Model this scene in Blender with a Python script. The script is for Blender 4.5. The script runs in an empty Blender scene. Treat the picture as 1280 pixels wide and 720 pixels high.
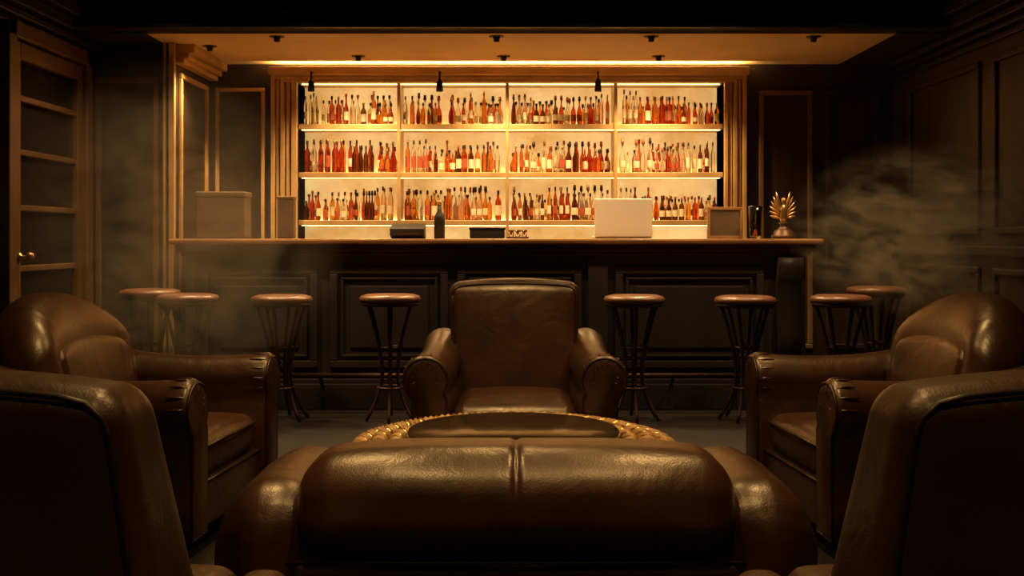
import bpy, bmesh, math, random
from mathutils import Vector, Matrix
random.seed(7)
S=bpy.context.scene
S.view_settings.view_transform='Standard'
COL=S.collection
# ---------------------------------------------------------------- materials
def mat(name,c1,c2=None,rough=0.5,metal=0.0,scale=8.0,bump=0.0,bscale=60.0,spec=0.5,trans=0.0,emis=None,estr=0.0,stretch=(1,1,1),coat=0.0,ior=1.45):
    m=bpy.data.materials.new(name); m.use_nodes=True
    nt=m.node_tree; N=nt.nodes; L=nt.links; b=N['Principled BSDF']
    c2=c2 or c1
    tc=N.new('ShaderNodeTexCoord'); mp=N.new('ShaderNodeMapping'); mp.inputs['Scale'].default_value=stretch
    L.new(tc.outputs['Object'],mp.inputs['Vector'])
    n=N.new('ShaderNodeTexNoise'); n.inputs['Scale'].default_value=scale; n.inputs['Detail'].default_value=5
    L.new(mp.outputs['Vector'],n.inputs['Vector'])
    r=N.new('ShaderNodeValToRGB'); r.color_ramp.elements[0].color=(*c1,1); r.color_ramp.elements[1].color=(*c2,1)
    r.color_ramp.elements[0].position=.35; r.color_ramp.elements[1].position=.65
    L.new(n.outputs['Fac'],r.inputs['Fac']); L.new(r.outputs['Color'],b.inputs['Base Color'])
    b.inputs['Roughness'].default_value=rough; b.inputs['Metallic'].default_value=metal
    b.inputs['Specular IOR Level'].default_value=spec; b.inputs['Transmission Weight'].default_value=trans
    b.inputs['IOR'].default_value=ior; b.inputs['Coat Weight'].default_value=coat
    if bump>0:
        n2=N.new('ShaderNodeTexNoise'); n2.inputs['Scale'].default_value=bscale; n2.inputs['Detail'].default_value=6
        L.new(mp.outputs['Vector'],n2.inputs['Vector'])
        bp=N.new('ShaderNodeBump'); bp.inputs['Strength'].default_value=bump; bp.inputs['Distance'].default_value=.01
        L.new(n2.outputs['Fac'],bp.inputs['Height']); L.new(bp.outputs['Normal'],b.inputs['Normal'])
    if emis:
        b.inputs['Emission Color'].default_value=(*emis,1); b.inputs['Emission Strength'].default_value=estr
    return m
def leather(name,c1,c2,rough=.33):
    m=mat(name,c1,c2,rough=rough,scale=5,spec=.85)
    nt=m.node_tree;N=nt.nodes;L=nt.links;b=N['Principled BSDF']
    tc=[n for n in N if n.type=='TEX_COORD'][0]
    v=N.new('ShaderNodeTexVoronoi'); v.inputs['Scale'].default_value=220
    L.new(tc.outputs['Object'],v.inputs['Vector'])
    n=N.new('ShaderNodeTexNoise'); n.inputs['Scale'].default_value=7; n.inputs['Detail'].default_value=4; n.inputs['Distortion'].default_value=.8
    L.new(tc.outputs['Object'],n.inputs['Vector'])
    b1=N.new('ShaderNodeBump'); b1.inputs['Strength'].default_value=.12; b1.inputs['Distance'].default_value=.002
    b2=N.new('ShaderNodeBump'); b2.inputs['Strength'].default_value=.26; b2.inputs['Distance'].default_value=.02
    L.new(v.outputs['Distance'],b1.inputs['Height']); L.new(n.outputs['Fac'],b2.inputs['Height'])
    L.new(b2.outputs['Normal'],b1.inputs['Normal']); L.new(b1.outputs['Normal'],b.inputs['Normal'])
    mr=N.new('ShaderNodeMapRange'); mr.inputs['To Min'].default_value=rough-.06; mr.inputs['To Max'].default_value=rough+.10
    L.new(n.outputs['Fac'],mr.inputs['Value']); L.new(mr.outputs['Result'],b.inputs['Roughness'])
    return m
M={}
M['leather']=leather('leather_brown',(.026,.009,.0042),(.048,.018,.0080))
M['leather2']=leather('leather_dark',(.028,.012,.0065),(.046,.020,.011),.38)
M['leather_rim']=leather('leather_tan',(.24,.14,.06),(.40,.26,.12),.5)
M['piping']=mat('leather_piping',(.016,.008,.005),rough=.4)
M['wood_dark']=mat('wood_dark',(.012,.008,.0055),(.024,.015,.010),rough=.45,scale=6,stretch=(6,6,.6),bump=.1)
M['wall']=mat('wall_wood',(.020,.011,.006),(.034,.019,.010),rough=.55,scale=5,stretch=(5,5,.5),bump=.1)
M['bar']=mat('bar_paint',(.042,.037,.042),(.058,.050,.055),rough=.45,scale=4,bump=.05)
M['counter']=mat('counter_wood',(.24,.12,.045),(.38,.20,.08),rough=.28,scale=5,stretch=(.6,6,6),coat=.4)
M['cornice']=mat('cornice_wood',(.055,.030,.016),(.085,.045,.024),rough=.4,scale=5,stretch=(.6,6,6))
M['gold']=mat('gilded_wood',(.50,.31,.12),(.64,.42,.18),rough=.4,scale=6,metal=.1)
M['goldwall']=mat('bronze_trim',(.15,.082,.035),(.21,.12,.052),rough=.4,scale=6,metal=.2)
M['soffit']=mat('plaster_cream',(.70,.53,.27),(.76,.58,.30),rough=.9,scale=3)
M['ceil']=mat('ceiling_dark',(.012,.0085,.007),(.018,.013,.009),rough=.8)
M['floor']=mat('floor_carpet',(.007,.005,.004),(.014,.010,.008),rough=.9,scale=30,bump=.3)
M['black']=mat('black_metal',(.010,.009,.008),rough=.35,metal=.6)
M['bronze']=mat('aged_bronze',(.060,.032,.019),(.10,.052,.030),rough=.42,metal=.5)
M['brass']=mat('brass',(.60,.38,.15),rough=.28,metal=.9)
M['seat']=leather('stool_leather',(.15,.065,.030),(.23,.10,.046),.34)
M['table']=mat('table_wood',(.012,.007,.005),(.024,.013,.008),rough=.25,scale=4,stretch=(.6,6,1),coat=.2)
M['screen']=mat('laptop_shell',(.70,.66,.58),rough=.4)
M['dark']=mat('dark_plastic',(.012,.010,.009),rough=.5)
M['paper']=mat('box_card',(.08,.052,.03),(.12,.076,.042),rough=.7)
M['led']=mat('led_strip',(1,.8,.5),emis=(1,.62,.22),estr=13)
M['glasspane']=mat('dark_glass',(.02,.017,.015),rough=.08,spec=.6)
M['clear']=mat('drink_glass',(.9,.85,.75),rough=.03,trans=1.0)
def backlit():
    m=bpy.data.materials.new('backlit_panel'); m.use_nodes=True
    nt=m.node_tree;N=nt.nodes;L=nt.links;b=N['Principled BSDF']
    tc=N.new('ShaderNodeTexCoord'); 
    n=N.new('ShaderNodeTexNoise'); n.inputs['Scale'].default_value=2.0; n.inputs['Detail'].default_value=7; n.inputs['Roughness'].default_value=.7
    L.new(tc.outputs['Object'],n.inputs['Vector'])
    r=N.new('ShaderNodeValToRGB'); r.color_ramp.elements[0].color=(.46,.23,.05,1); r.color_ramp.elements[1].color=(1.0,.72,.29,1)
    r.color_ramp.elements[0].position=.33; r.color_ramp.elements[1].position=.66
    L.new(n.outputs['Fac'],r.inputs['Fac'])
    b.inputs['Base Color'].default_value=(.70,.49,.20,1); b.inputs['Roughness'].default_value=.7
    L.new(r.outputs['Color'],b.inputs['Emission Color']); b.inputs['Emission Strength'].default_value=.74
    return m
M['backlit']=backlit()
def glassm(name,c,rough=.05,tr=.9):
    return mat(name,c,rough=rough,trans=tr,ior=1.35)
BM=[glassm('bottle_amber',(.88,.36,.05)),glassm('bottle_clear',(.98,.92,.74)),glassm('bottle_red',(.60,.09,.03)),
    glassm('bottle_brown',(.20,.065,.015)),glassm('bottle_cognac',(.78,.24,.035)),mat('bottle_label',(.84,.72,.48),(.90,.80,.58),rough=.6,scale=40),
    mat('bottle_cap',(.03,.015,.01),rough=.4),mat('label_red',(.42,.08,.03),rough=.6),mat('bottle_cap_gold',(.5,.3,.1),rough=.35,metal=.8)]
# ---------------------------------------------------------------- helpers
def empty(name,loc=(0,0,0),rz=0):
    e=bpy.data.objects.new(name,None); COL.objects.link(e); e.location=loc; e.rotation_euler=(0,0,rz); e.empty_display_size=.1
    return e
def mkobj(name,bm,mats,p=None,smooth=False,loc=None,rot=None):
    bmesh.ops.recalc_face_normals(bm,faces=bm.faces[:])
    me=bpy.data.meshes.new(name); bm.to_mesh(me); bm.free()
    if not isinstance(mats,(list,tuple)): mats=[mats]
    for m in mats: me.materials.append(m)
    if smooth:
        for f in me.polygons: f.use_smooth=True
    o=bpy.data.objects.new(name,me); COL.objects.link(o)
    if p is not None: o.parent=p
    if loc: o.location=loc
    if rot: o.rotation_euler=rot
    return o
def addbox(bm,x0,x1,y0,y1,z0,z1,mi=0):
    v=[bm.verts.new((x,y,z)) for z in (z0,z1) for y in (y0,y1) for x in (x0,x1)]
    for a in ((0,1,3,2),(4,6,7,5),(0,4,5,1),(1,5,7,3),(3,7,6,2),(2,6,4,0)):
        f=bm.faces.new([v[i] for i in a]); f.material_index=mi
def boxes(name,lst,m,p=None,bev=0.0):
    bm=bmesh.new()
    for b in lst: addbox(bm,*b)
    o=mkobj(name,bm,m,p)
    if bev>0:
        md=o.modifiers.new('bev','BEVEL'); md.width=bev; md.segments=2
    return o
def rbox(name,size,loc,m,p=None,r=.04,puff=(0,0,0),fn=None,rot=None,n=10):
    h=[s/2 for s in size]
    r=min(r,min(h)*.99)
    ts=[0,.2,.414,.67,1]
    ax=[]
    ns=n if isinstance(n,tuple) else (n,n,n)
    for a in range(3):
        i=h[a]-r
        c=[-(i+r*t) for t in reversed(ts)]
        k=ns[a]
        c+=[-i+2*i*j/k for j in range(1,k)]
        c+=[i+r*t for t in ts]
        ax.append(c)
    bm=bmesh.new(); cache={}
    def vert(i,j,k):
        key=(i,j,k)
        if key in cache: return cache[key]
        q=[ax[0][i],ax[1][j],ax[2][k]]
        inn=[max(-(h[a]-r),min(h[a]-r,q[a])) for a in range(3)]
        d=Vector([q[a]-inn[a] for a in range(3)])
        if d.length>1e-9: d=d.normalized()*r
        v=Vector(inn)+d
        u=[v[a]/h[a] for a in range(3)]
        w=v.copy()
        for a in range(3):
            b,c=(a+1)%3,(a+2)%3
            w[a]+=u[a]*puff[a]*max(0,1-u[b]**2)*max(0,1-u[c]**2)
        if fn: w=Vector(fn(w.x,w.y,w.z))
        cache[key]=bm.verts.new(w); return cache[key]
    n0,n1,n2=len(ax[0])-1,len(ax[1])-1,len(ax[2])-1
    def quad(a,b,c,d):
        try: bm.faces.new((a,b,c,d))
        except ValueError: pass
    for i in range(n0):
        for j in range(n1):
            for k in (0,n2): quad(vert(i,j,k),vert(i+1,j,k),vert(i+1,j+1,k),vert(i,j+1,k))
    for i in range(n0):
        for k in range(n2):
            for j in (0,n1): quad(vert(i,j,k),vert(i+1,j,k),vert(i+1,j,k+1),vert(i,j,k+1))
    for j in range(n1):
        for k in range(n2):
            for i in (0,n0): quad(vert(i,j,k),vert(i,j+1,k),vert(i,j+1,k+1),vert(i,j,k+1))
    return mkobj(name,bm,m,p,True,loc,rot)
def lathe(bm,prof,cx=0,cy=0,cz=0,seg=16,mi=0,sx=1,sy=1,mis=None):
    rings=[]
    for r,z in prof:
        if r<1e-5: rings.append([bm.verts.new((cx,cy,cz+z))])
        else: rings.append([bm.verts.new((cx+sx*r*math.cos(2*math.pi*i/seg),cy+sy*r*math.sin(2*math.pi*i/seg),cz+z)) for i in range(seg)])
    for k in range(len(rings)-1):
        a,b=rings[k],rings[k+1]
        for i in range(seg):
            j=(i+1)%seg
            if len(a)==1 and len(b)==1: continue
            if len(a)==1: f=bm.faces.new((a[0],b[j],b[i]))
            elif len(b)==1: f=bm.faces.new((a[i],a[j],b[0]))
            else: f=bm.faces.new((a[i],a[j],b[j],b[i]))
            f.material_index=mis[k] if mis else mi
            f.smooth=True
def lobj(name,prof,m,p=None,loc=None,seg=24,sx=1,sy=1,rot=None):
    bm=bmesh.new(); lathe(bm,prof,seg=seg,sx=sx,sy=sy)
    return mkobj(name,bm,m,p,True,loc,rot)
def loft(name,secs,m,p=None,cap=True,closed=True):
    bm=bmesh.new(); R=[[bm.verts.new(q) for q in s] for s in secs]
    n=len(R[0])
    for a,b in zip(R,R[1:]):
        for i in range(n if closed else n-1):
            bm.faces.new((a[i],a[(i+1)%n],b[(i+1)%n],b[i]))
    if cap:
        bm.faces.new(R[0]); bm.faces.new(R[-1])
    return mkobj(name,bm,m,p,True)
def tube(name,pts,rad,m,p=None,cyc=False,seg=6,smooth=True):
    bm=bmesh.new(); n=len(pts); pts=[Vector(q) for q in pts]; R=[]
    rads=rad if isinstance(rad,(list,tuple)) else [rad]*n
    up=Vector((0.13,.21,1)).normalized()
    for i in range(n):
        a=pts[(i-1)%n] if (cyc or i>0) else pts[i]
        b=pts[(i+1)%n] if (cyc or i<n-1) else pts[i]
        t=(b-a).normalized()
        u=t.cross(up)
        if u.length<.05: u=t.cross(Vector((1,0,0)))
        u.normalize(); w=t.cross(u).normalized()
        R.append([bm.verts.new(pts[i]+rads[i]*(math.cos(2*math.pi*k/seg)*u+math.sin(2*math.pi*k/seg)*w)) for k in range(seg)])
    m_=n if cyc else n-1
    for i in range(m_):
        a,b=R[i],R[(i+1)%n]
        for k in range(seg): bm.faces.new((a[k],a[(k+1)%seg],b[(k+1)%seg],b[k]))
    if not cyc: bm.faces.new(R[0]); bm.faces.new(R[-1])
    return mkobj(name,bm,m,p,smooth)
def panelframe(lst,axis,a0,a1,z0,z1,pos,out,w=.04):
    lo,hi=min(pos,pos+out),max(pos,pos+out)
    for (b0,b1,c0,c1) in ((a0,a1,z0,z0+w),(a0,a1,z1-w,z1),(a0,a0+w,z0+w,z1-w),(a1-w,a1,z0+w,z1-w)):
        if axis=='x': lst.append((b0,b1,lo,hi,c0,c1))
        else: lst.append((lo,hi,b0,b1,c0,c1))
# ---------------------------------------------------------------- room
XL,XR=-2.85,2.85; YB=8.4; YF=-1.0; ZC=2.78
boxes('floor',[(XL-.1,XR+.1,YF-.1,8.95,-.1,0)],M['floor'])
boxes('ceiling',[(XL-.1,XR+.1,YF-.1,7.14,ZC,ZC+.1)],M['ceil'])
boxes('wall_right',[(XR,XR+.1,YF,8.95,0,ZC)],M['wall'])
boxes('wall_left',[(XL-.1,XL,YF,8.95,0,ZC)],M['wall'])
boxes('wall_front',[(XL,XR,YF-.1,YF,0,ZC)],M['wall'])
boxes('wall_back',[(-2.27,-1.80,YB,YB+.4,0,2.43),(1.752,XR,YB,YB+.4,0,2.43),(-1.80,1.752,YB+.35,YB+.45,0,2.43),
                   (-1.80,1.752,YB,YB+.35,2.375,2.43),(-1.80,1.752,YB,YB+.35,0,1.0)],M['wall'])
boxes('wall_alcove',[(XL,-2.27,7.5,8.8,0,2.43)],M['wall'])
boxes('ceiling_alcove',[(-2.33,2.45,7.14,8.85,2.43,2.53)],M['soffit'])
boxes('ceiling_bulkhead',[(XL,XR,7.04,7.14,2.445,ZC),(2.45,XR,7.14,8.85,2.43,2.53),(XL,-2.33,7.14,8.85,2.43,2.53)],M['ceil'])
boxes('trim_1',[(XL,XR,7.00,7.04,2.445,2.475),(XL,XR,6.98,7.04,2.54,2.57),(XL,XR,6.96,7.04,2.62,2.66)],M['wood_dark'],bev=.006)
def crown(name,s):
    x=XR*s; L=[]
    for dz,nz,w in ((2.28,2.32,.03),(2.33,2.36,.06),(2.37,2.41,.10),(2.42,2.49,.14),(2.50,2.59,.18),(2.60,ZC,.22)):
        a,b=(x-w,x) if s>0 else (x,x+w)
        y1=8.38 if s>0 else 7.48
        if nz>2.42: y1=6.94
        L.append((a,b,YF+.01,y1,dz,nz))
    boxes(name,L,M['wood_dark'],bev=.008)
crown('trim_2',1); crown('trim_3',-1)
L=[]
for a in (1.2,2.6,4.0,5.4,6.8):
    panelframe(L,'y',a,a+1.2,1.15,2.2,XR,-.025); panelframe(L,'y',a,a+1.2,.25,.95,XR,-.025)
L.append((XR-.05,XR,YF,8.4,1.02,1.08))
boxes('trim_4',L,M['wall'],bev=.008)
L=[]
for a in (1.2,2.6,4.0):
    panelframe(L,'y',a,a+1.2,1.15,2.2,XL,.025); panelframe(L,'y',a,a+1.2,.25,.95,XL,.025)
boxes('trim_5',L,M['wall'],bev=.008)
L=[]; panelframe(L,'x',1.85,2.25,.3,2.23,YB,-.03,.035)
panelframe(L,'x',-2.78,-2.36,.3,2.2,7.5,-.03,.035)
boxes('trim_6',L,M['goldwall'],bev=.006)
L=[]; panelframe(L,'x',2.35,2.75,.3,2.23,YB,-.03,.035)
boxes('trim_11',L,M['wall'],bev=.006)
L=[]; panelframe(L,'x',-2.22,-1.85,1.05,2.25,YB,-.03,.028)
boxes('trim_10',L,M['gold'],bev=.006)
boxes('trim_7',[(-2.29,-2.25,7.46,7.50,0,2.43),(-2.33,-2.31,7.47,7.50,0,2.43)],M['gold'],bev=.006)
L=[]; panelframe(L,'y',7.62,8.3,.3,2.25,-2.27,.025,.035)
boxes('trim_8',L,M['gold'],bev=.006)
boxes('trim_9',[(-2.27,-2.20,7.52,8.39,2.30,2.335),(-2.27,-2.17,7.52,8.39,2.335,2.37),(-2.27,-2.13,7.52,8.39,2.37,2.43)],M['gold'],bev=.008)
boxes('baseboard_right',[(XR-.03,XR,YF,8.4,0,.15)],M['wood_dark'],bev=.005)
boxes('baseboard_left',[(XL,XL+.03,YF,6.18,0,.15)],M['wood_dark'],bev=.005)
d=empty('door_1',(XL,0,0))
boxes('frame',[(0,.07,6.20,6.30,0,2.36),(0,.07,7.34,7.44,0,2.36),(0,.07,6.20,7.44,2.26,2.36)],M['goldwall'],d,.01)
L=[(.0,.045,6.32,6.40,0.02,2.25),(.0,.045,7.24,7.32,.02,2.25),(.0,.045,6.40,7.24,.02,.30),(.0,.045,6.40,7.24,2.15,2.25)]
for z in (.62,.95,1.30,1.62,1.93): L.append((.0,.035,6.40,7.24,z-.018,z+.018))
boxes('stiles',L,M['goldwall'],d,.006)
boxes('glass',[(.004,.012,6.40,7.24,.30,2.15)],M['glasspane'],d)
bm=bmesh.new(); lathe(bm,[(0,0),(.025,0),(.025,.012),(.010,.02),(.010,.05),(.028,.055),(.03,.07),(.018,.085),(0,.088)],seg=14)
mkobj('handle',bm,M['brass'],d,True,(.045,6.37,1.02),(0,math.pi/2,0))
# ---------------------------------------------------------------- back bar shelving
sh=empty('back_bar_shelf')
x0,x1=-1.608,1.59
boxes('backlit_panel',[(x0-.02,x1+.02,YB+.30,YB+.32,1.0,2.30)],M['backlit'],sh)
L=[]
for xx in (-.852,-.036,.78): L.append((xx-.012,xx+.012,YB+.02,YB+.30,1.0,2.29))
boxes('dividers',L,M['gold'],sh,.003)
L=[]
SZ=(1.985,1.622,1.262)
for z in SZ: L.append((x0,x1,YB+.03,YB+.30,z-.04,z))
boxes('shelves',L,M['gold'],sh,.005)
L=[]
for (a,w,o) in ((-1.80,.03,.05),(-1.762,.022,.03),(-1.73,.03,.045),(-1.69,.03,.02),(-1.65,.042,.035)):
    L.append((a,a+w,YB-o,YB+.30,1.0,2.372))
for (a,w,o) in ((1.722,.03,.05),(1.69,.022,.03),(1.655,.028,.045),(1.62,.028,.02),(1.59,.026,.035)):
    L.append((a,a+w,YB-o,YB+.30,1.0,2.372))
L+= [(-1.80,1.752,YB-.13,YB+.30,2.335,2.355),(-1.80,1.752,YB-.14,YB-.125,2.335,2.392),(-1.77,1.722,YB-.07,YB+.30,2.315,2.335),(-1.70,1.66,YB-.045,YB+.30,2.29,2.315)]
boxes('frame',L,M['gold'],sh,.004)
boxes('frame_backing',[(-1.80,-1.608,YB+.01,YB+.30,1.0,2.36),(1.59,1.752,YB+.01,YB+.30,1.0,2.36)],M['wood_dark'],sh)
L=[]
for z in SZ: L.append((x0+.02,x1-.02,YB+.275,YB+.285,z+.001,z+.008))
for z in (2.29,)+tuple(q-.04 for q in SZ): L.append((x0+.02,x1-.02,YB+.06,YB+.068,z-.004,z-.001))
L.append((x0,x1,YB+.275,YB+.285,1.01,1.02))
boxes('led_strips',L,M['led'],sh)
boxes('soffit_fill_strip',[(-1.75,1.70,YB-.12,YB-.095,2.356,2.361)],mat('soffit_fill_glow',(1,.8,.5),emis=(1,.66,.27),estr=85),sh)  # added glowing strip, hidden behind the frame lip, to brighten the alcove ceiling
def bottle(bm,x,y,z,h,r,kind,body):
    k=kind
    if k==0: prof=[(0,0),(r,.0),(r,.16*h),(r,.50*h),(r,.60*h),(r*.8,.68*h),(r*.36,.76*h),(r*.34,.88*h),(r*.42,.885*h),(r*.42,h),(0,h)]
    elif k==1: prof=[(0,0),(r,0),(r*1.05,.15*h),(r*1.05,.42*h),(r,.52*h),(r*.7,.60*h),(r*.40,.72*h),(r*.36,.9*h),(r*.55,.905*h),(r*.5,h),(0,h)]
    elif k==2: prof=[(0,0),(r*.8,0),(r*1.12,.15*h),(r*1.15,.35*h),(r*.9,.5*h),(r*.45,.62*h),(r*.3,.7*h),(r*.3,.84*h),(r*.6,.845*h),(r*.45,h),(0,h)]
    else: prof=[(0,0),(r*.8,0),(r*.8,.2*h),(r*.8,.45*h),(r*.77,.62*h),(r*.6,.72*h),(r*.3,.8*h),(r*.3,.88*h),(r*.36,.885*h),(r*.36,h),(0,h)]
    lab=random.choices([5,7,body],[46,14,40])[0]; cap=random.choice([6,6,8,7])
    mis=[body,body,lab,body,body,body,body,cap,cap,cap]
    lathe(bm,prof,x,y,z,seg=10,mis=mis,sy=.85)
bm=bmesh.new()
bays=[(x0,-.864),(-.840,-.048),(-.024,.768),(.792,x1)]
for z in SZ:
    for (a,b) in bays:
        for row,yy in ((0,YB+.10),(1,YB+.165),(2,YB+.235)):
            x=a+.03+random.random()*.03
            while x<b-.03:
                grp=random.randint(2,6); kind=random.randint(0,3); h=random.uniform(.15,.265); r=random.uniform(.016,.023)
                gb=random.choices([0,1,2,3,4],[22,36,16,13,13])[0]
                for g in range(grp):
                    if x>b-.03: break
                    if random.random()>(.14,.2,.3)[row]:
                        body=gb if random.random()<.6 else random.choices([0,1,2,3,4],[22,36,16,13,13])[0]
                        bottle(bm,x,yy+random.uniform(-.006,.006),z+.0005,h*random.uniform(.97,1.03),r,kind,body)
                    x+=r*2.25+.004
                x+=random.choice([0,0,.01,.03])
mkobj('liquor_bottles',bm,BM,None,False)
for i,xx in enumerate((-1.47,-.53,.63)):
    s=empty('picture_spotlight' ,(xx,YB-.20,2.29))
    boxes('arm',[(-.008,.008,-.0,.07,.046,.058)],M['black'],s)
    boxes('stem',[(-.006,.006,-.006,.006,-.02,.058)],M['black'],s)
    lobj('head',[(0,0),(.016,0),(.022,-.02),(.026,-.09),(.022,-.09),(.0,-.08)],M['black'],s,(0,0,0),16)
def downlight(x,y,z,power,size=75,col=(1,.62,.27),blend=.6,tilt=(0,0)):
    e=empty('recessed_downlight',(x,y,z))
    lobj('trim_ring',[(.028,-.002),(.045,-.006),(.05,0),(.03,0)],M['bronze'],e,None,20)
    lobj('gimbal',[(0,-.035),(.018,-.035),(.022,-.01),(.028,0)],M['black'],e,None,16)
    l=bpy.data.lights.new('lamp','SPOT'); l.energy=power; l.color=col; l.spot_size=math.radians(size); l.spot_blend=blend; l.shadow_soft_size=.05
    o=bpy.data.objects.new('lamp',l); COL.objects.link(o); o.parent=e; o.location=(0,0,-.06)
    o.rotation_euler=(math.radians(tilt[0]),math.radians(tilt[1]),0)
    return o
for xx in (-1.10,-.06,1.05): downlight(xx,8.02,2.43,85,130)
for xx in (-1.52,1.95,-.1,.9): downlight(xx,7.24,2.43,55,100)
downlight(-2.05,7.6,2.43,90,110)
# ---------------------------------------------------------------- bar
b=empty('bar_counter')
boxes('countertop',[(-2.24,2.03,7.28,7.95,1.085,1.122)],M['counter'],b,.012)
boxes('cornice',[(-2.20,1.99,7.33,7.90,1.035,1.085),(-2.18,1.97,7.36,7.90,1.01,1.035)],M['cornice'],b,.008)
boxes('body',[(-2.15,1.94,7.40,7.90,.0,1.01)],M['bar'],b)
boxes('plinth',[(-2.17,1.96,7.34,7.40,0,.17),(-2.16,1.95,7.37,7.40,.17,.20)],M['bar'],b,.006)
L=[]
for (a,c) in ((-2.05,-1.28),(-1.20,-.42),(-.36,.46),(.68,1.66)):
    panelframe(L,'x',a,c,.27,.94,7.40,-.03,.05); panelframe(L,'x',a+.07,c-.07,.34,.87,7.40,-.018,.02)
    L.append((a+.13,c-.13,7.388,7.40,.40,.81))
L+=[(.50,.63,7.355,7.40,.2,1.01),(-2.15,-2.08,7.37,7.40,.2,1.01)]
boxes('panels',L,M['bar'],b,.01)
def corb(x):
    sec=[]
    for xx in (x,x+.16): sec.append([(xx,7.40,1.0),(xx,7.30,1.0),(xx,7.29,.93),(xx,7.33,.85),(xx,7.36,.70),(xx,7.34,.5),(xx,7.36,.2),(xx,7.40,.2)])
    return sec
loft('corbel',corb(1.74),M['bar'],b)
tube('foot_rail',[(-2.1,7.22,.24),(1.9,7.22,.24)],.018,M['bronze'],b,seg=10)
for i in range(6): tube('rail_bracket_%d'%i,[(-2.0+i*.76,7.22,.24),(-2.0+i*.76,7.35,.15)],.012,M['bronze'],b)
# ---------------------------------------------------------------- stools
def stool(x,y,hz=.78,rz=0):
    e=empty('bar_stool',(x,y,0),rz)
    R=.185
    lobj('seat',[(0,hz-.048),(R*.9,hz-.048),(R,hz-.040),(R*1.03,hz-.022),(R*.98,hz-.006),(R*.8,hz+.004),(R*.4,hz+.0),(0,hz-.002)],M['seat'],e,None,32)
    lobj('seat_band',[(R*.85,hz-.066),(R*.95,hz-.066),(R*.98,hz-.043),(R*.85,hz-.043)],M['bronze'],e,None,32)
    for k in range(6):
        a=math.pi/6+k*math.pi/3
        pts=[]; rr=[]
        for i in range(17):
            t=i/16; z=(hz-.05)*(1-t)+.006
            rad=.055+.10*max(0,(1-t*1.6))**1.6+.11*max(0,(t-.6)/.4)**1.8
            pts.append((rad*math.cos(a),rad*math.sin(a),z)); rr.append(.011)
        tube('leg_%d'%k,pts,rr,M['bronze'],e)
    for (z,rad) in ((.45,.068),(.20,.075)):
        tube('ring_%d'%int(z*100),[(rad*math.cos(t*math.pi/12),rad*math.sin(t*math.pi/12),z) for t in range(24)],.009,M['bronze'],e,True)
for x,y,z in ((-2.30,7.12,.80),(-2.02,6.98,.775),(-1.43,6.95,.77),(-.757,6.95,.775),(.758,6.95,.77),(1.447,6.95,.765),(2.04,6.95,.77),(2.36,7.25,.81)):
    stool(x,y,z,random.random())
# ---------------------------------------------------------------- items on the bar
Z=1.1225
m=empty('laptop_computer',(.76,7.62,Z))
rbox('screen_shell',(.395,.02,.265),(0,0.02,.142),M['screen'],m,r=.009)
rbox('keyboard_base',(.39,.26,.018),(0,.155,.010),M['screen'],m,r=.007)
f=empty('picture_frame',(1.445,7.6,Z),.15)
boxes('frame',[(-.125,.125,-.01,.01,0,.02),(-.125,.125,-.01,.01,.195,.215),(-.125,-.105,-.01,.01,.02,.195),(.105,.125,-.01,.01,.02,.195)],M['counter'],f,.003)
boxes('print',[(-.105,.105,-.003,.005,.02,.195)],M['paper'],f); boxes('easel_leg',[(-.01,.01,.01,.08,0,.02),(-.01,.01,.01,.02,0,.15)],M['counter'],f)
g=empty('pint_glass',(1.64,7.55,Z))
lobj('glass',[(0,.0),(.034,0),(.036,.02),(.047,.22),(.044,.22),(.033,.02),(0,.015)],M['clear'],g)
lobj('beer',[(0,.017),(.032,.021),(.041,.17),(0,.17)],BM[0],g)
o=empty('winged_trophy_figurine',(1.84,7.58,Z))
lobj('base',[(0,0),(.085,0),(.085,.02),(.07,.028),(.065,.05),(.05,.06),(.03,.075),(.024,.095),(.035,.11),(0,.115)],M['bronze'],o)
lobj('body',[(0,.10),(.02,.105),(.028,.14),(.022,.18),(.026,.205),(.014,.225),(.010,.235),(.018,.25),(.016,.27),(0,.28)],M['brass'],o,None,16)
for sd in (-1,1):
    for i in range(6):
        a=.25+.22*i; ln=.20-.016*i
        x_,z_=sd*.018,.20-.012*i
        pts=[(x_,.01,z_)]
        for t in (.35,.7,1): pts.append((x_+sd*ln*t*math.sin(a)*(.65 if t<1 else .6),.012+.01*t,z_+ln*t*math.cos(a)*.62))
        tube('wing_feather_%d_%d'%(sd+1,i),pts,[.005,.010,.008,.001],M['brass'],o)
c=empty('menu_box',(-1.98,7.7,Z)); rbox('box',(.33,.2,.30),(0,0,.151),M['paper'],c,r=.012); rbox('lid',(.34,.21,.04),(0,0,.30),M['paper'],c,r=.01)
c=empty('napkin_holder',(-1.54,7.65,Z)); rbox('body',(.11,.1,.29),(0,0,.146),M['paper'],c,r=.01); rbox('rim',(.12,.11,.02),(0,0,.28),M['goldwall'],c,r=.006)
c=empty('card_terminal',(-.72,7.75,Z)); rbox('body',(.24,.14,.09),(0,0,.046),M['dark'],c,r=.015,fn=lambda x,y,z:(x,y,z*(1+.4*y/.07))); boxes('slot',[(-.08,.08,-.075,-.06,.03,.04)],M['bronze'],c)
c=empty('wine_bottle',(-.50,7.72,Z)); lobj('body',[(0,0),(.037,0),(.038,.14),(.03,.165),(.014,.19),(.013,.24),(0,.24)],M['dark'],c); lobj('stopper',[(.0,.235),(.016,.235),(.012,.262),(0,.265)],M['brass'],c)
c=empty('cash_box',(-.17,7.75,Z)); rbox('body',(.24,.16,.06),(0,0,.031),M['dark'],c,r=.01); rbox('lid',(.25,.17,.02),(0,0,.068),M['black'],c,r=.008)
c=empty('glass_tray',(.04,7.72,Z)); rbox('tray',(.15,.12,.015),(0,0,.008),M['bronze'],c,r=.006)
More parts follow.
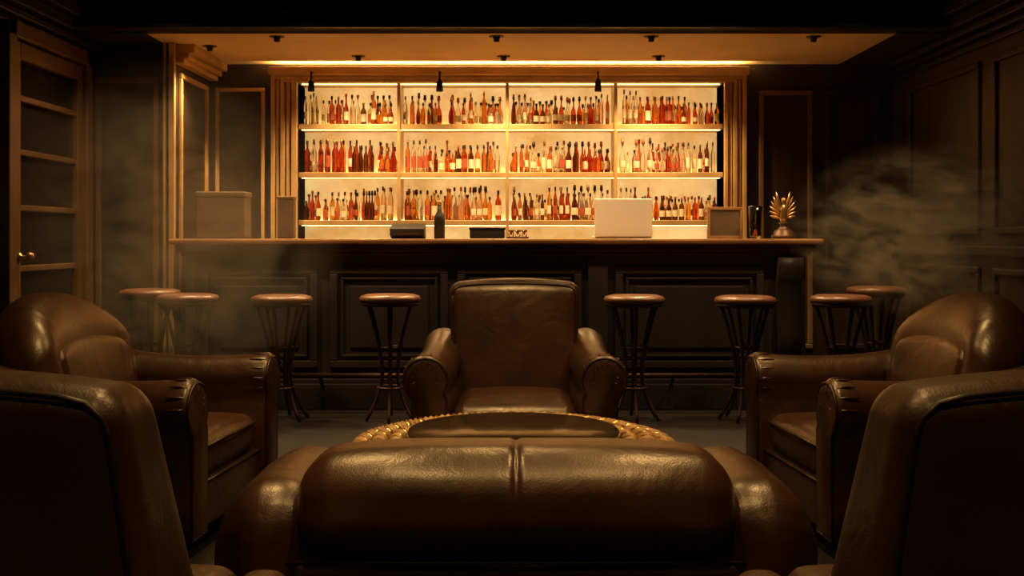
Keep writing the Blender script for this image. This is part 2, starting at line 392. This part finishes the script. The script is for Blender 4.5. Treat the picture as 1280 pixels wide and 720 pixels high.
for i in range(3): lobj('tumbler_%d'%i,[(0,0),(.018,0),(.022,.045),(.02,.045),(0,.01)],M['clear'],c,(-.045+.045*i,0,.0155),12)
# ---------------------------------------------------------------- armchairs
def arm_loft(name,p,side,W,depth,ztop,lea,flare=.03,R=.095,t=.145,drop=.05):
    cx=W/2-.11
    secs=[]; N=14
    def prof(s,y,zr,cxx):
        pts=[(cxx-t/2,.10),(cxx-t/2,.22),(cxx-t/2,zr-R*.9)]
        for i in range(17):
            a=math.radians(215-250*i/16); pts.append((cxx+.02+R*math.cos(a),zr+R*math.sin(a)))
        pts+= [(cxx+t/2,zr-R*.95),(cxx+t/2,.22),(cxx+t/2,.10)]
        c=(cxx,(zr+.1)/2)
        return [(side*(c[0]+(q[0]-c[0])*s),y,c[1]+(q[1]-c[1])*s) for q in pts]
    y0,y1=depth/2-.06,-depth/2
    for i in range(N+1):
        u=i/N; y=y0+(y1-y0)*u
        zr=ztop-R+drop*(1-u)**2-.02*math.sin(u*math.pi)
        secs.append(prof(1,y,zr,cx+flare*u*u))
    last=(ztop-R,cx+flare)
    secs.append(prof(.985,y1-.012,*last)); secs.append(prof(.94,y1-.022,*last)); secs.append(prof(.88,y1-.026,*last))
    o=loft(name,secs,lea,p)
    pp=[(q[0],q[1]-.002,q[2]) for q in prof(.955,y1-.018,*last)]
    tube(name+'_piping',pp,.006,M['piping'],p,True)
    for k in range(10):
        a=math.radians(-25+k*25.5)
        c0=Vector((side*(last[1]+.02),0,last[0]))
        q=[]
        for j in range(7):
            yy=y1+.06-.016*j; rr=R+.000-(0,0,0,0,.004,.02,.05)[j]
            q.append((c0.x+rr*math.cos(a),max(yy,y1-.028),c0.z+rr*math.sin(a)))
        tube(name+'_pleat_%d'%k,q,[.001,.003,.004,.0045,.0045,.004,.001],lea,p)
    return o
def armchair(loc,rz,back='square',W=.92,zt=.95,za=.64):
    lea=M['leather']
    e=empty('leather_armchair',loc,rz); D=.84
    rbox('base',(W-.14,D-.06,.20),(0,.0,.20),lea,e,r=.03)
    iw=W-.36
    rbox('seat_cushion',(iw+.02,D-.22,.15),(0,-.10,.345),lea,e,r=.055,puff=(0,.01,.03))
    tube('seat_welt',[(-iw/2+.04,-D/2+.005,.39),(0,-D/2-.005,.395),(iw/2-.04,-D/2+.005,.39)],.006,M['piping'],e)
    rbox('apron',(iw+.08,.03,.17),(0,-D/2+.025,.185),lea,e,r=.014,puff=(0,.008,0))
    tube('apron_welt',[(-iw/2-.03,-D/2+.008,.265),(iw/2+.03,-D/2+.008,.265)],.006,M['piping'],e)
    if back=='square':
        bw=.60
        fn=lambda x,y,z:(x*(1+.05*(z/.3)),y+.20*(z+.3),z-.05*(x/.31)**2*(1 if z>0 else 0)*.3)
        rbox('backrest',(bw,.20,.62),(0,.20,zt-.32),lea,e,r=.05,puff=(0,.03,.01),fn=fn,n=14)
        tube('back_welt',[(lambda a:(a[0],a[1]+.20,a[2]+zt-.32))(fn(x,-.092,z)) for x,z in [(-.285,-.2+.05*i) for i in range(10)]+[(-.275,.275),(-.25,.292)]+[(-.2+.05*i,.296) for i in range(9)]+[(.25,.292),(.275,.275)]+[(.285,.25-.05*i) for i in range(10)]],.006,M['piping'],e)
    else:
        bw=.78
        fn=lambda x,y,z:(x,y+.18*(z+.3)-.10*(x/.39)**2,z-.13*abs(x/.39)**2.6*max(0,(z+.3)/.6))
        rbox('backrest',(bw,.24,.64),(0,.22,zt-.32),lea,e,r=.115,puff=(0,.03,.02),fn=fn,n=16)
        rbox('back_cushion',(bw-.2,.10,.46),(0,.115,zt-.36),lea,e,r=.048,puff=(0,.03,0),fn=fn,n=12)
    arm_loft('arm_right',e,1,W,D,za,lea); arm_loft('arm_left',e,-1,W,D,za,lea)
    for sx in (-1,1):
        for sy in (-1,1):
            lobj('foot_%d%d'%(sx+1,sy+1),[(0,.0),(.018,0),(.026,.05),(.034,.09),(.03,.11),(0,.11)],M['wood_dark'],e,(sx*(W/2-.12),sy*(D/2-.09),0),12)
    return e
armchair((.012,5.11,0),0,'square',W=.87,zt=.935)
armchair((-1.47,4.27,0),math.radians(85),'round',W=.98,zt=.90,za=.65)
armchair((1.47,4.27,0),math.radians(-85),'round',W=.98,zt=.90,za=.65)
# ---------------------------------------------------------------- tub chairs in the foreground
def tub(loc,rz):
    e=empty('tub_chair',loc,rz); lea=M['leather2']
    fn=lambda x,y,z:(x*(1.0-.20*(max(0,z+.38)/.76)**1.0),y-.08*((z+.38)/.76)+ (y+.08)*1.1*(1-(z+.38)/.76),z-.018*(x/.38)**2*(z>0))
    rbox('backrest',(.82,.17,.80),(0,.16,.52),lea,e,r=.05,puff=(0,.02,.006),fn=fn,n=16)
    def q(x,z): 
        a=fn(x,-.080,z); return (a[0],a[1]+.16,a[2]+.52)
    pts=[q(-.385,-.36+.69*i/11) for i in range(12)]
    pts+= [q(-.378,.362),q(-.35,.382)]
    pts+= [q(-.30+.6*i/8,.388) for i in range(9)]
    pts+= [q(.35,.382),q(.378,.362)]
    pts+= [q(.385,.33-.69*i/11) for i in range(12)]
    tube('back_piping',pts,.006,M['piping'],e)
    rbox('seat_base',(.66,.56,.22),(0,.48,.22),lea,e,r=.04)
    rbox('seat_cushion',(.56,.54,.13),(0,.50,.37),lea,e,r=.05,puff=(0,0,.02))
    for s in (-1,1): rbox('side_%d'%(s+1),(.12,.62,.38),(s*.34,.44,.28),lea,e,r=.05,puff=(.01,0,0),fn=lambda x,y,z:(x,y,z-.06*(y+.3)*(z>0)))
    for sx in (-1,1):
        for yy in (.2,.68): lobj('foot_%d_%d'%(sx+1,int(yy*10)),[(0,0),(.016,0),(.028,.12),(0,.12)],M['wood_dark'],e,(sx*.29,yy,0),12)
tub((-.905,1.66,0),math.radians(-4))
tub((.905,1.66,0),math.radians(4))
# ---------------------------------------------------------------- sofa
s=empty('leather_sofa',(.01,2.60,0)); lea=M['leather']
def fnb(x,y,z):
    X=min(1,abs(x)/.525); g=math.exp(-(x/.008)**2)
    H=.5+.5*max(-1,min(1,z/.06)); F=.5-.5*max(-1,min(1,y/.05))
    lobe=math.sin(math.pi*min(1,X*1.0))
    return (x, y-.010*lobe*F+.008*g*F+.22*z, z-(.032*X**5+.006*g-.001*lobe)*H)
rbox('back_cushion',(1.05,.25,.235),(0,.13,.508),lea,s,r=.085,puff=(0,.024,.004),fn=fnb,n=(130,10,10))
rbox('back_shell',(1.42,.16,.33),(0,.13,.215),lea,s,r=.05,puff=(0,.02,0),n=14)
tube('shell_welt',[(-.66,.045,.362),(-.3,.034,.364),(0,.030,.365),(.3,.034,.364),(.66,.045,.362)],.006,M['piping'],s)
for sd in (-1,1):
    rbox('arm_%d'%(sd+1),(.27,.74,.46),(sd*.60,.41,.314),lea,s,r=.12,puff=(.012,.015,.0),n=14,
         fn=lambda x,y,z,sd=sd:(x+sd*.03*(z<-.05)*(min(1,(-z-.05)/.1)),y,z-.06*max(0,sd*x/.135)**2*(z>0)-.03*(max(0,y)/.37)))
rbox('seat_base',(1.1,.60,.2),(0,.44,.2),lea,s,r=.03)
for sd in (-1,1): rbox('seat_cushion_%d'%(sd+1),(.49,.52,.14),(sd*.247,.47,.36),lea,s,r=.05,puff=(0,0,.025))
for sx in (-1,1):
    for yy in (.1,.66): lobj('foot_%d_%d'%(sx+1,int(yy*10)),[(0,0),(.02,0),(.03,.11),(0,.13)],M['wood_dark'],s,(sx*.6,yy,0),12)
# ---------------------------------------------------------------- round coffee table, dark top and woven rim
t=empty('coffee_table',(.005,3.98,0))
lobj('rim_core',[(0,.40),(.36,.405),(.47,.405),(.54,.39),(.56,.36),(.545,.33),(.53,.31),(.52,.20),(.50,.08),(.48,.06),(0,.06)],M['cornice'],t,None,72)
for j,(rc,zc,rb) in enumerate(((.545,.385,.034),(.475,.408,.030),(.415,.410,.024))):
    for k in range(3):
        NP=540; tw=42-j*4
        pts=[]
        for i in range(NP):
            a=2*math.pi*i/NP; ph=tw*a+k*2*math.pi/3
            r_=rc+rb*.55*math.cos(ph); pts.append((r_*math.cos(a),r_*math.sin(a),zc+rb*.55*math.sin(ph)))
        tube('woven_rim_%d_%d'%(j,k),pts,rb*.56,M['leather_rim'] if k<2 else M['brass'],t,True,5)
lobj('tabletop',[(0,.41),(.36,.41),(.375,.42),(.378,.440),(.37,.452),(0,.452)],M['table'],t,None,64)
lobj('plinth',[(0,0),(.45,0),(.45,.065),(0,.065)],M['wood_dark'],t,None,48)
# ---------------------------------------------------------------- lamps over the room
AM=(1,.56,.18)
for x,y,pw in ((0,4.45,105),(-1.15,4.9,105),(1.15,4.9,105),(-.8,3.3,90),(.8,3.3,90),(-.5,2.1,58),(.5,2.1,58),(-.7,.6,30),(.7,.6,30)):  # pairs nearest the camera are added fill for sofa and tub chair backs
    downlight(x,y,ZC,pw,100 if abs(x)<.9 else 80,AM,.8)
for x,pw in ((-2.15,70),(-1.3,28),(-.45,22),(.45,26),(1.3,26),(2.15,42)): downlight(x,6.5,ZC,pw,104,(1,.60,.27),.8,(10,0))  # out-of-view row added to brighten the bar front and smoke
# smoke
def smoke(loc,size,dens,seed,scale=1.9,lo=.42,hi=.70):
    m=bpy.data.materials.new('smoke_volume'); m.use_nodes=True; nt=m.node_tree; N=nt.nodes; L=nt.links
    for n in list(N):
        if n.type!='OUTPUT_MATERIAL': N.remove(n)
    out=[n for n in N if n.type=='OUTPUT_MATERIAL'][0]
    v=N.new('ShaderNodeVolumePrincipled'); L.new(v.outputs[0],out.inputs['Volume'])
    v.inputs['Color'].default_value=(1,.86,.66,1); v.inputs['Anisotropy'].default_value=.1
    tc=N.new('ShaderNodeTexCoord')
    mp=N.new('ShaderNodeMapping'); mp.inputs['Location'].default_value=(seed,seed*.7,0); mp.inputs['Scale'].default_value=(1.2,1.2,2.4); mp.inputs['Rotation'].default_value=(0,.45,0)
    L.new(tc.outputs['Object'],mp.inputs['Vector'])
    n=N.new('ShaderNodeTexNoise'); n.inputs['Scale'].default_value=scale; n.inputs['Detail'].default_value=5; n.inputs['Distortion'].default_value=2.2
    L.new(mp.outputs['Vector'],n.inputs['Vector'])
    r=N.new('ShaderNodeMapRange'); r.inputs['From Min'].default_value=lo; r.inputs['From Max'].default_value=hi
    L.new(n.outputs['Fac'],r.inputs['Value'])
    ln=N.new('ShaderNodeVectorMath'); ln.operation='LENGTH'
    sc=N.new('ShaderNodeVectorMath'); sc.operation='DIVIDE'; sc.inputs[1].default_value=[q/2 for q in size]
    L.new(tc.outputs['Object'],sc.inputs[0]); L.new(sc.outputs[0],ln.inputs[0])
    f=N.new('ShaderNodeMapRange'); f.inputs['From Min'].default_value=1.0; f.inputs['From Max'].default_value=.15
    L.new(ln.outputs['Value'],f.inputs['Value'])
    mu=N.new('ShaderNodeMath'); mu.operation='MULTIPLY'; L.new(r.outputs[0],mu.inputs[0]); L.new(f.outputs[0],mu.inputs[1])
    m2=N.new('ShaderNodeMath'); m2.operation='MULTIPLY'; L.new(mu.outputs[0],m2.inputs[0]); m2.inputs[1].default_value=dens
    L.new(m2.outputs[0],v.inputs['Density'])
    bm=bmesh.new(); bmesh.ops.create_icosphere(bm,subdivisions=3,radius=.5)
    for q in bm.verts: q.co=Vector((q.co.x*size[0],q.co.y*size[1],q.co.z*size[2]))
    mkobj('smoke_haze',bm,m,None,True,loc)
smoke((-1.78,5.97,1.25),(1.9,1.35,1.9),1.1,3.1,1.5,.34,.72)
smoke((2.14,5.90,1.18),(1.38,1.35,.95),5.0,8.4,2.4,.46,.70)
w=bpy.data.worlds.new('World'); S.world=w; w.use_nodes=True
w.node_tree.nodes['Background'].inputs[0].default_value=(.02,.014,.010,1); w.node_tree.nodes['Background'].inputs[1].default_value=.3
cd=bpy.data.cameras.new('camera'); cd.lens=39.375; cd.sensor_width=36; cd.shift_y=-63/1280; cd.clip_start=.05
co=bpy.data.objects.new('camera',cd); COL.objects.link(co); co.location=(0,0,1.13); co.rotation_euler=(math.pi/2,0,0)
S.camera=co
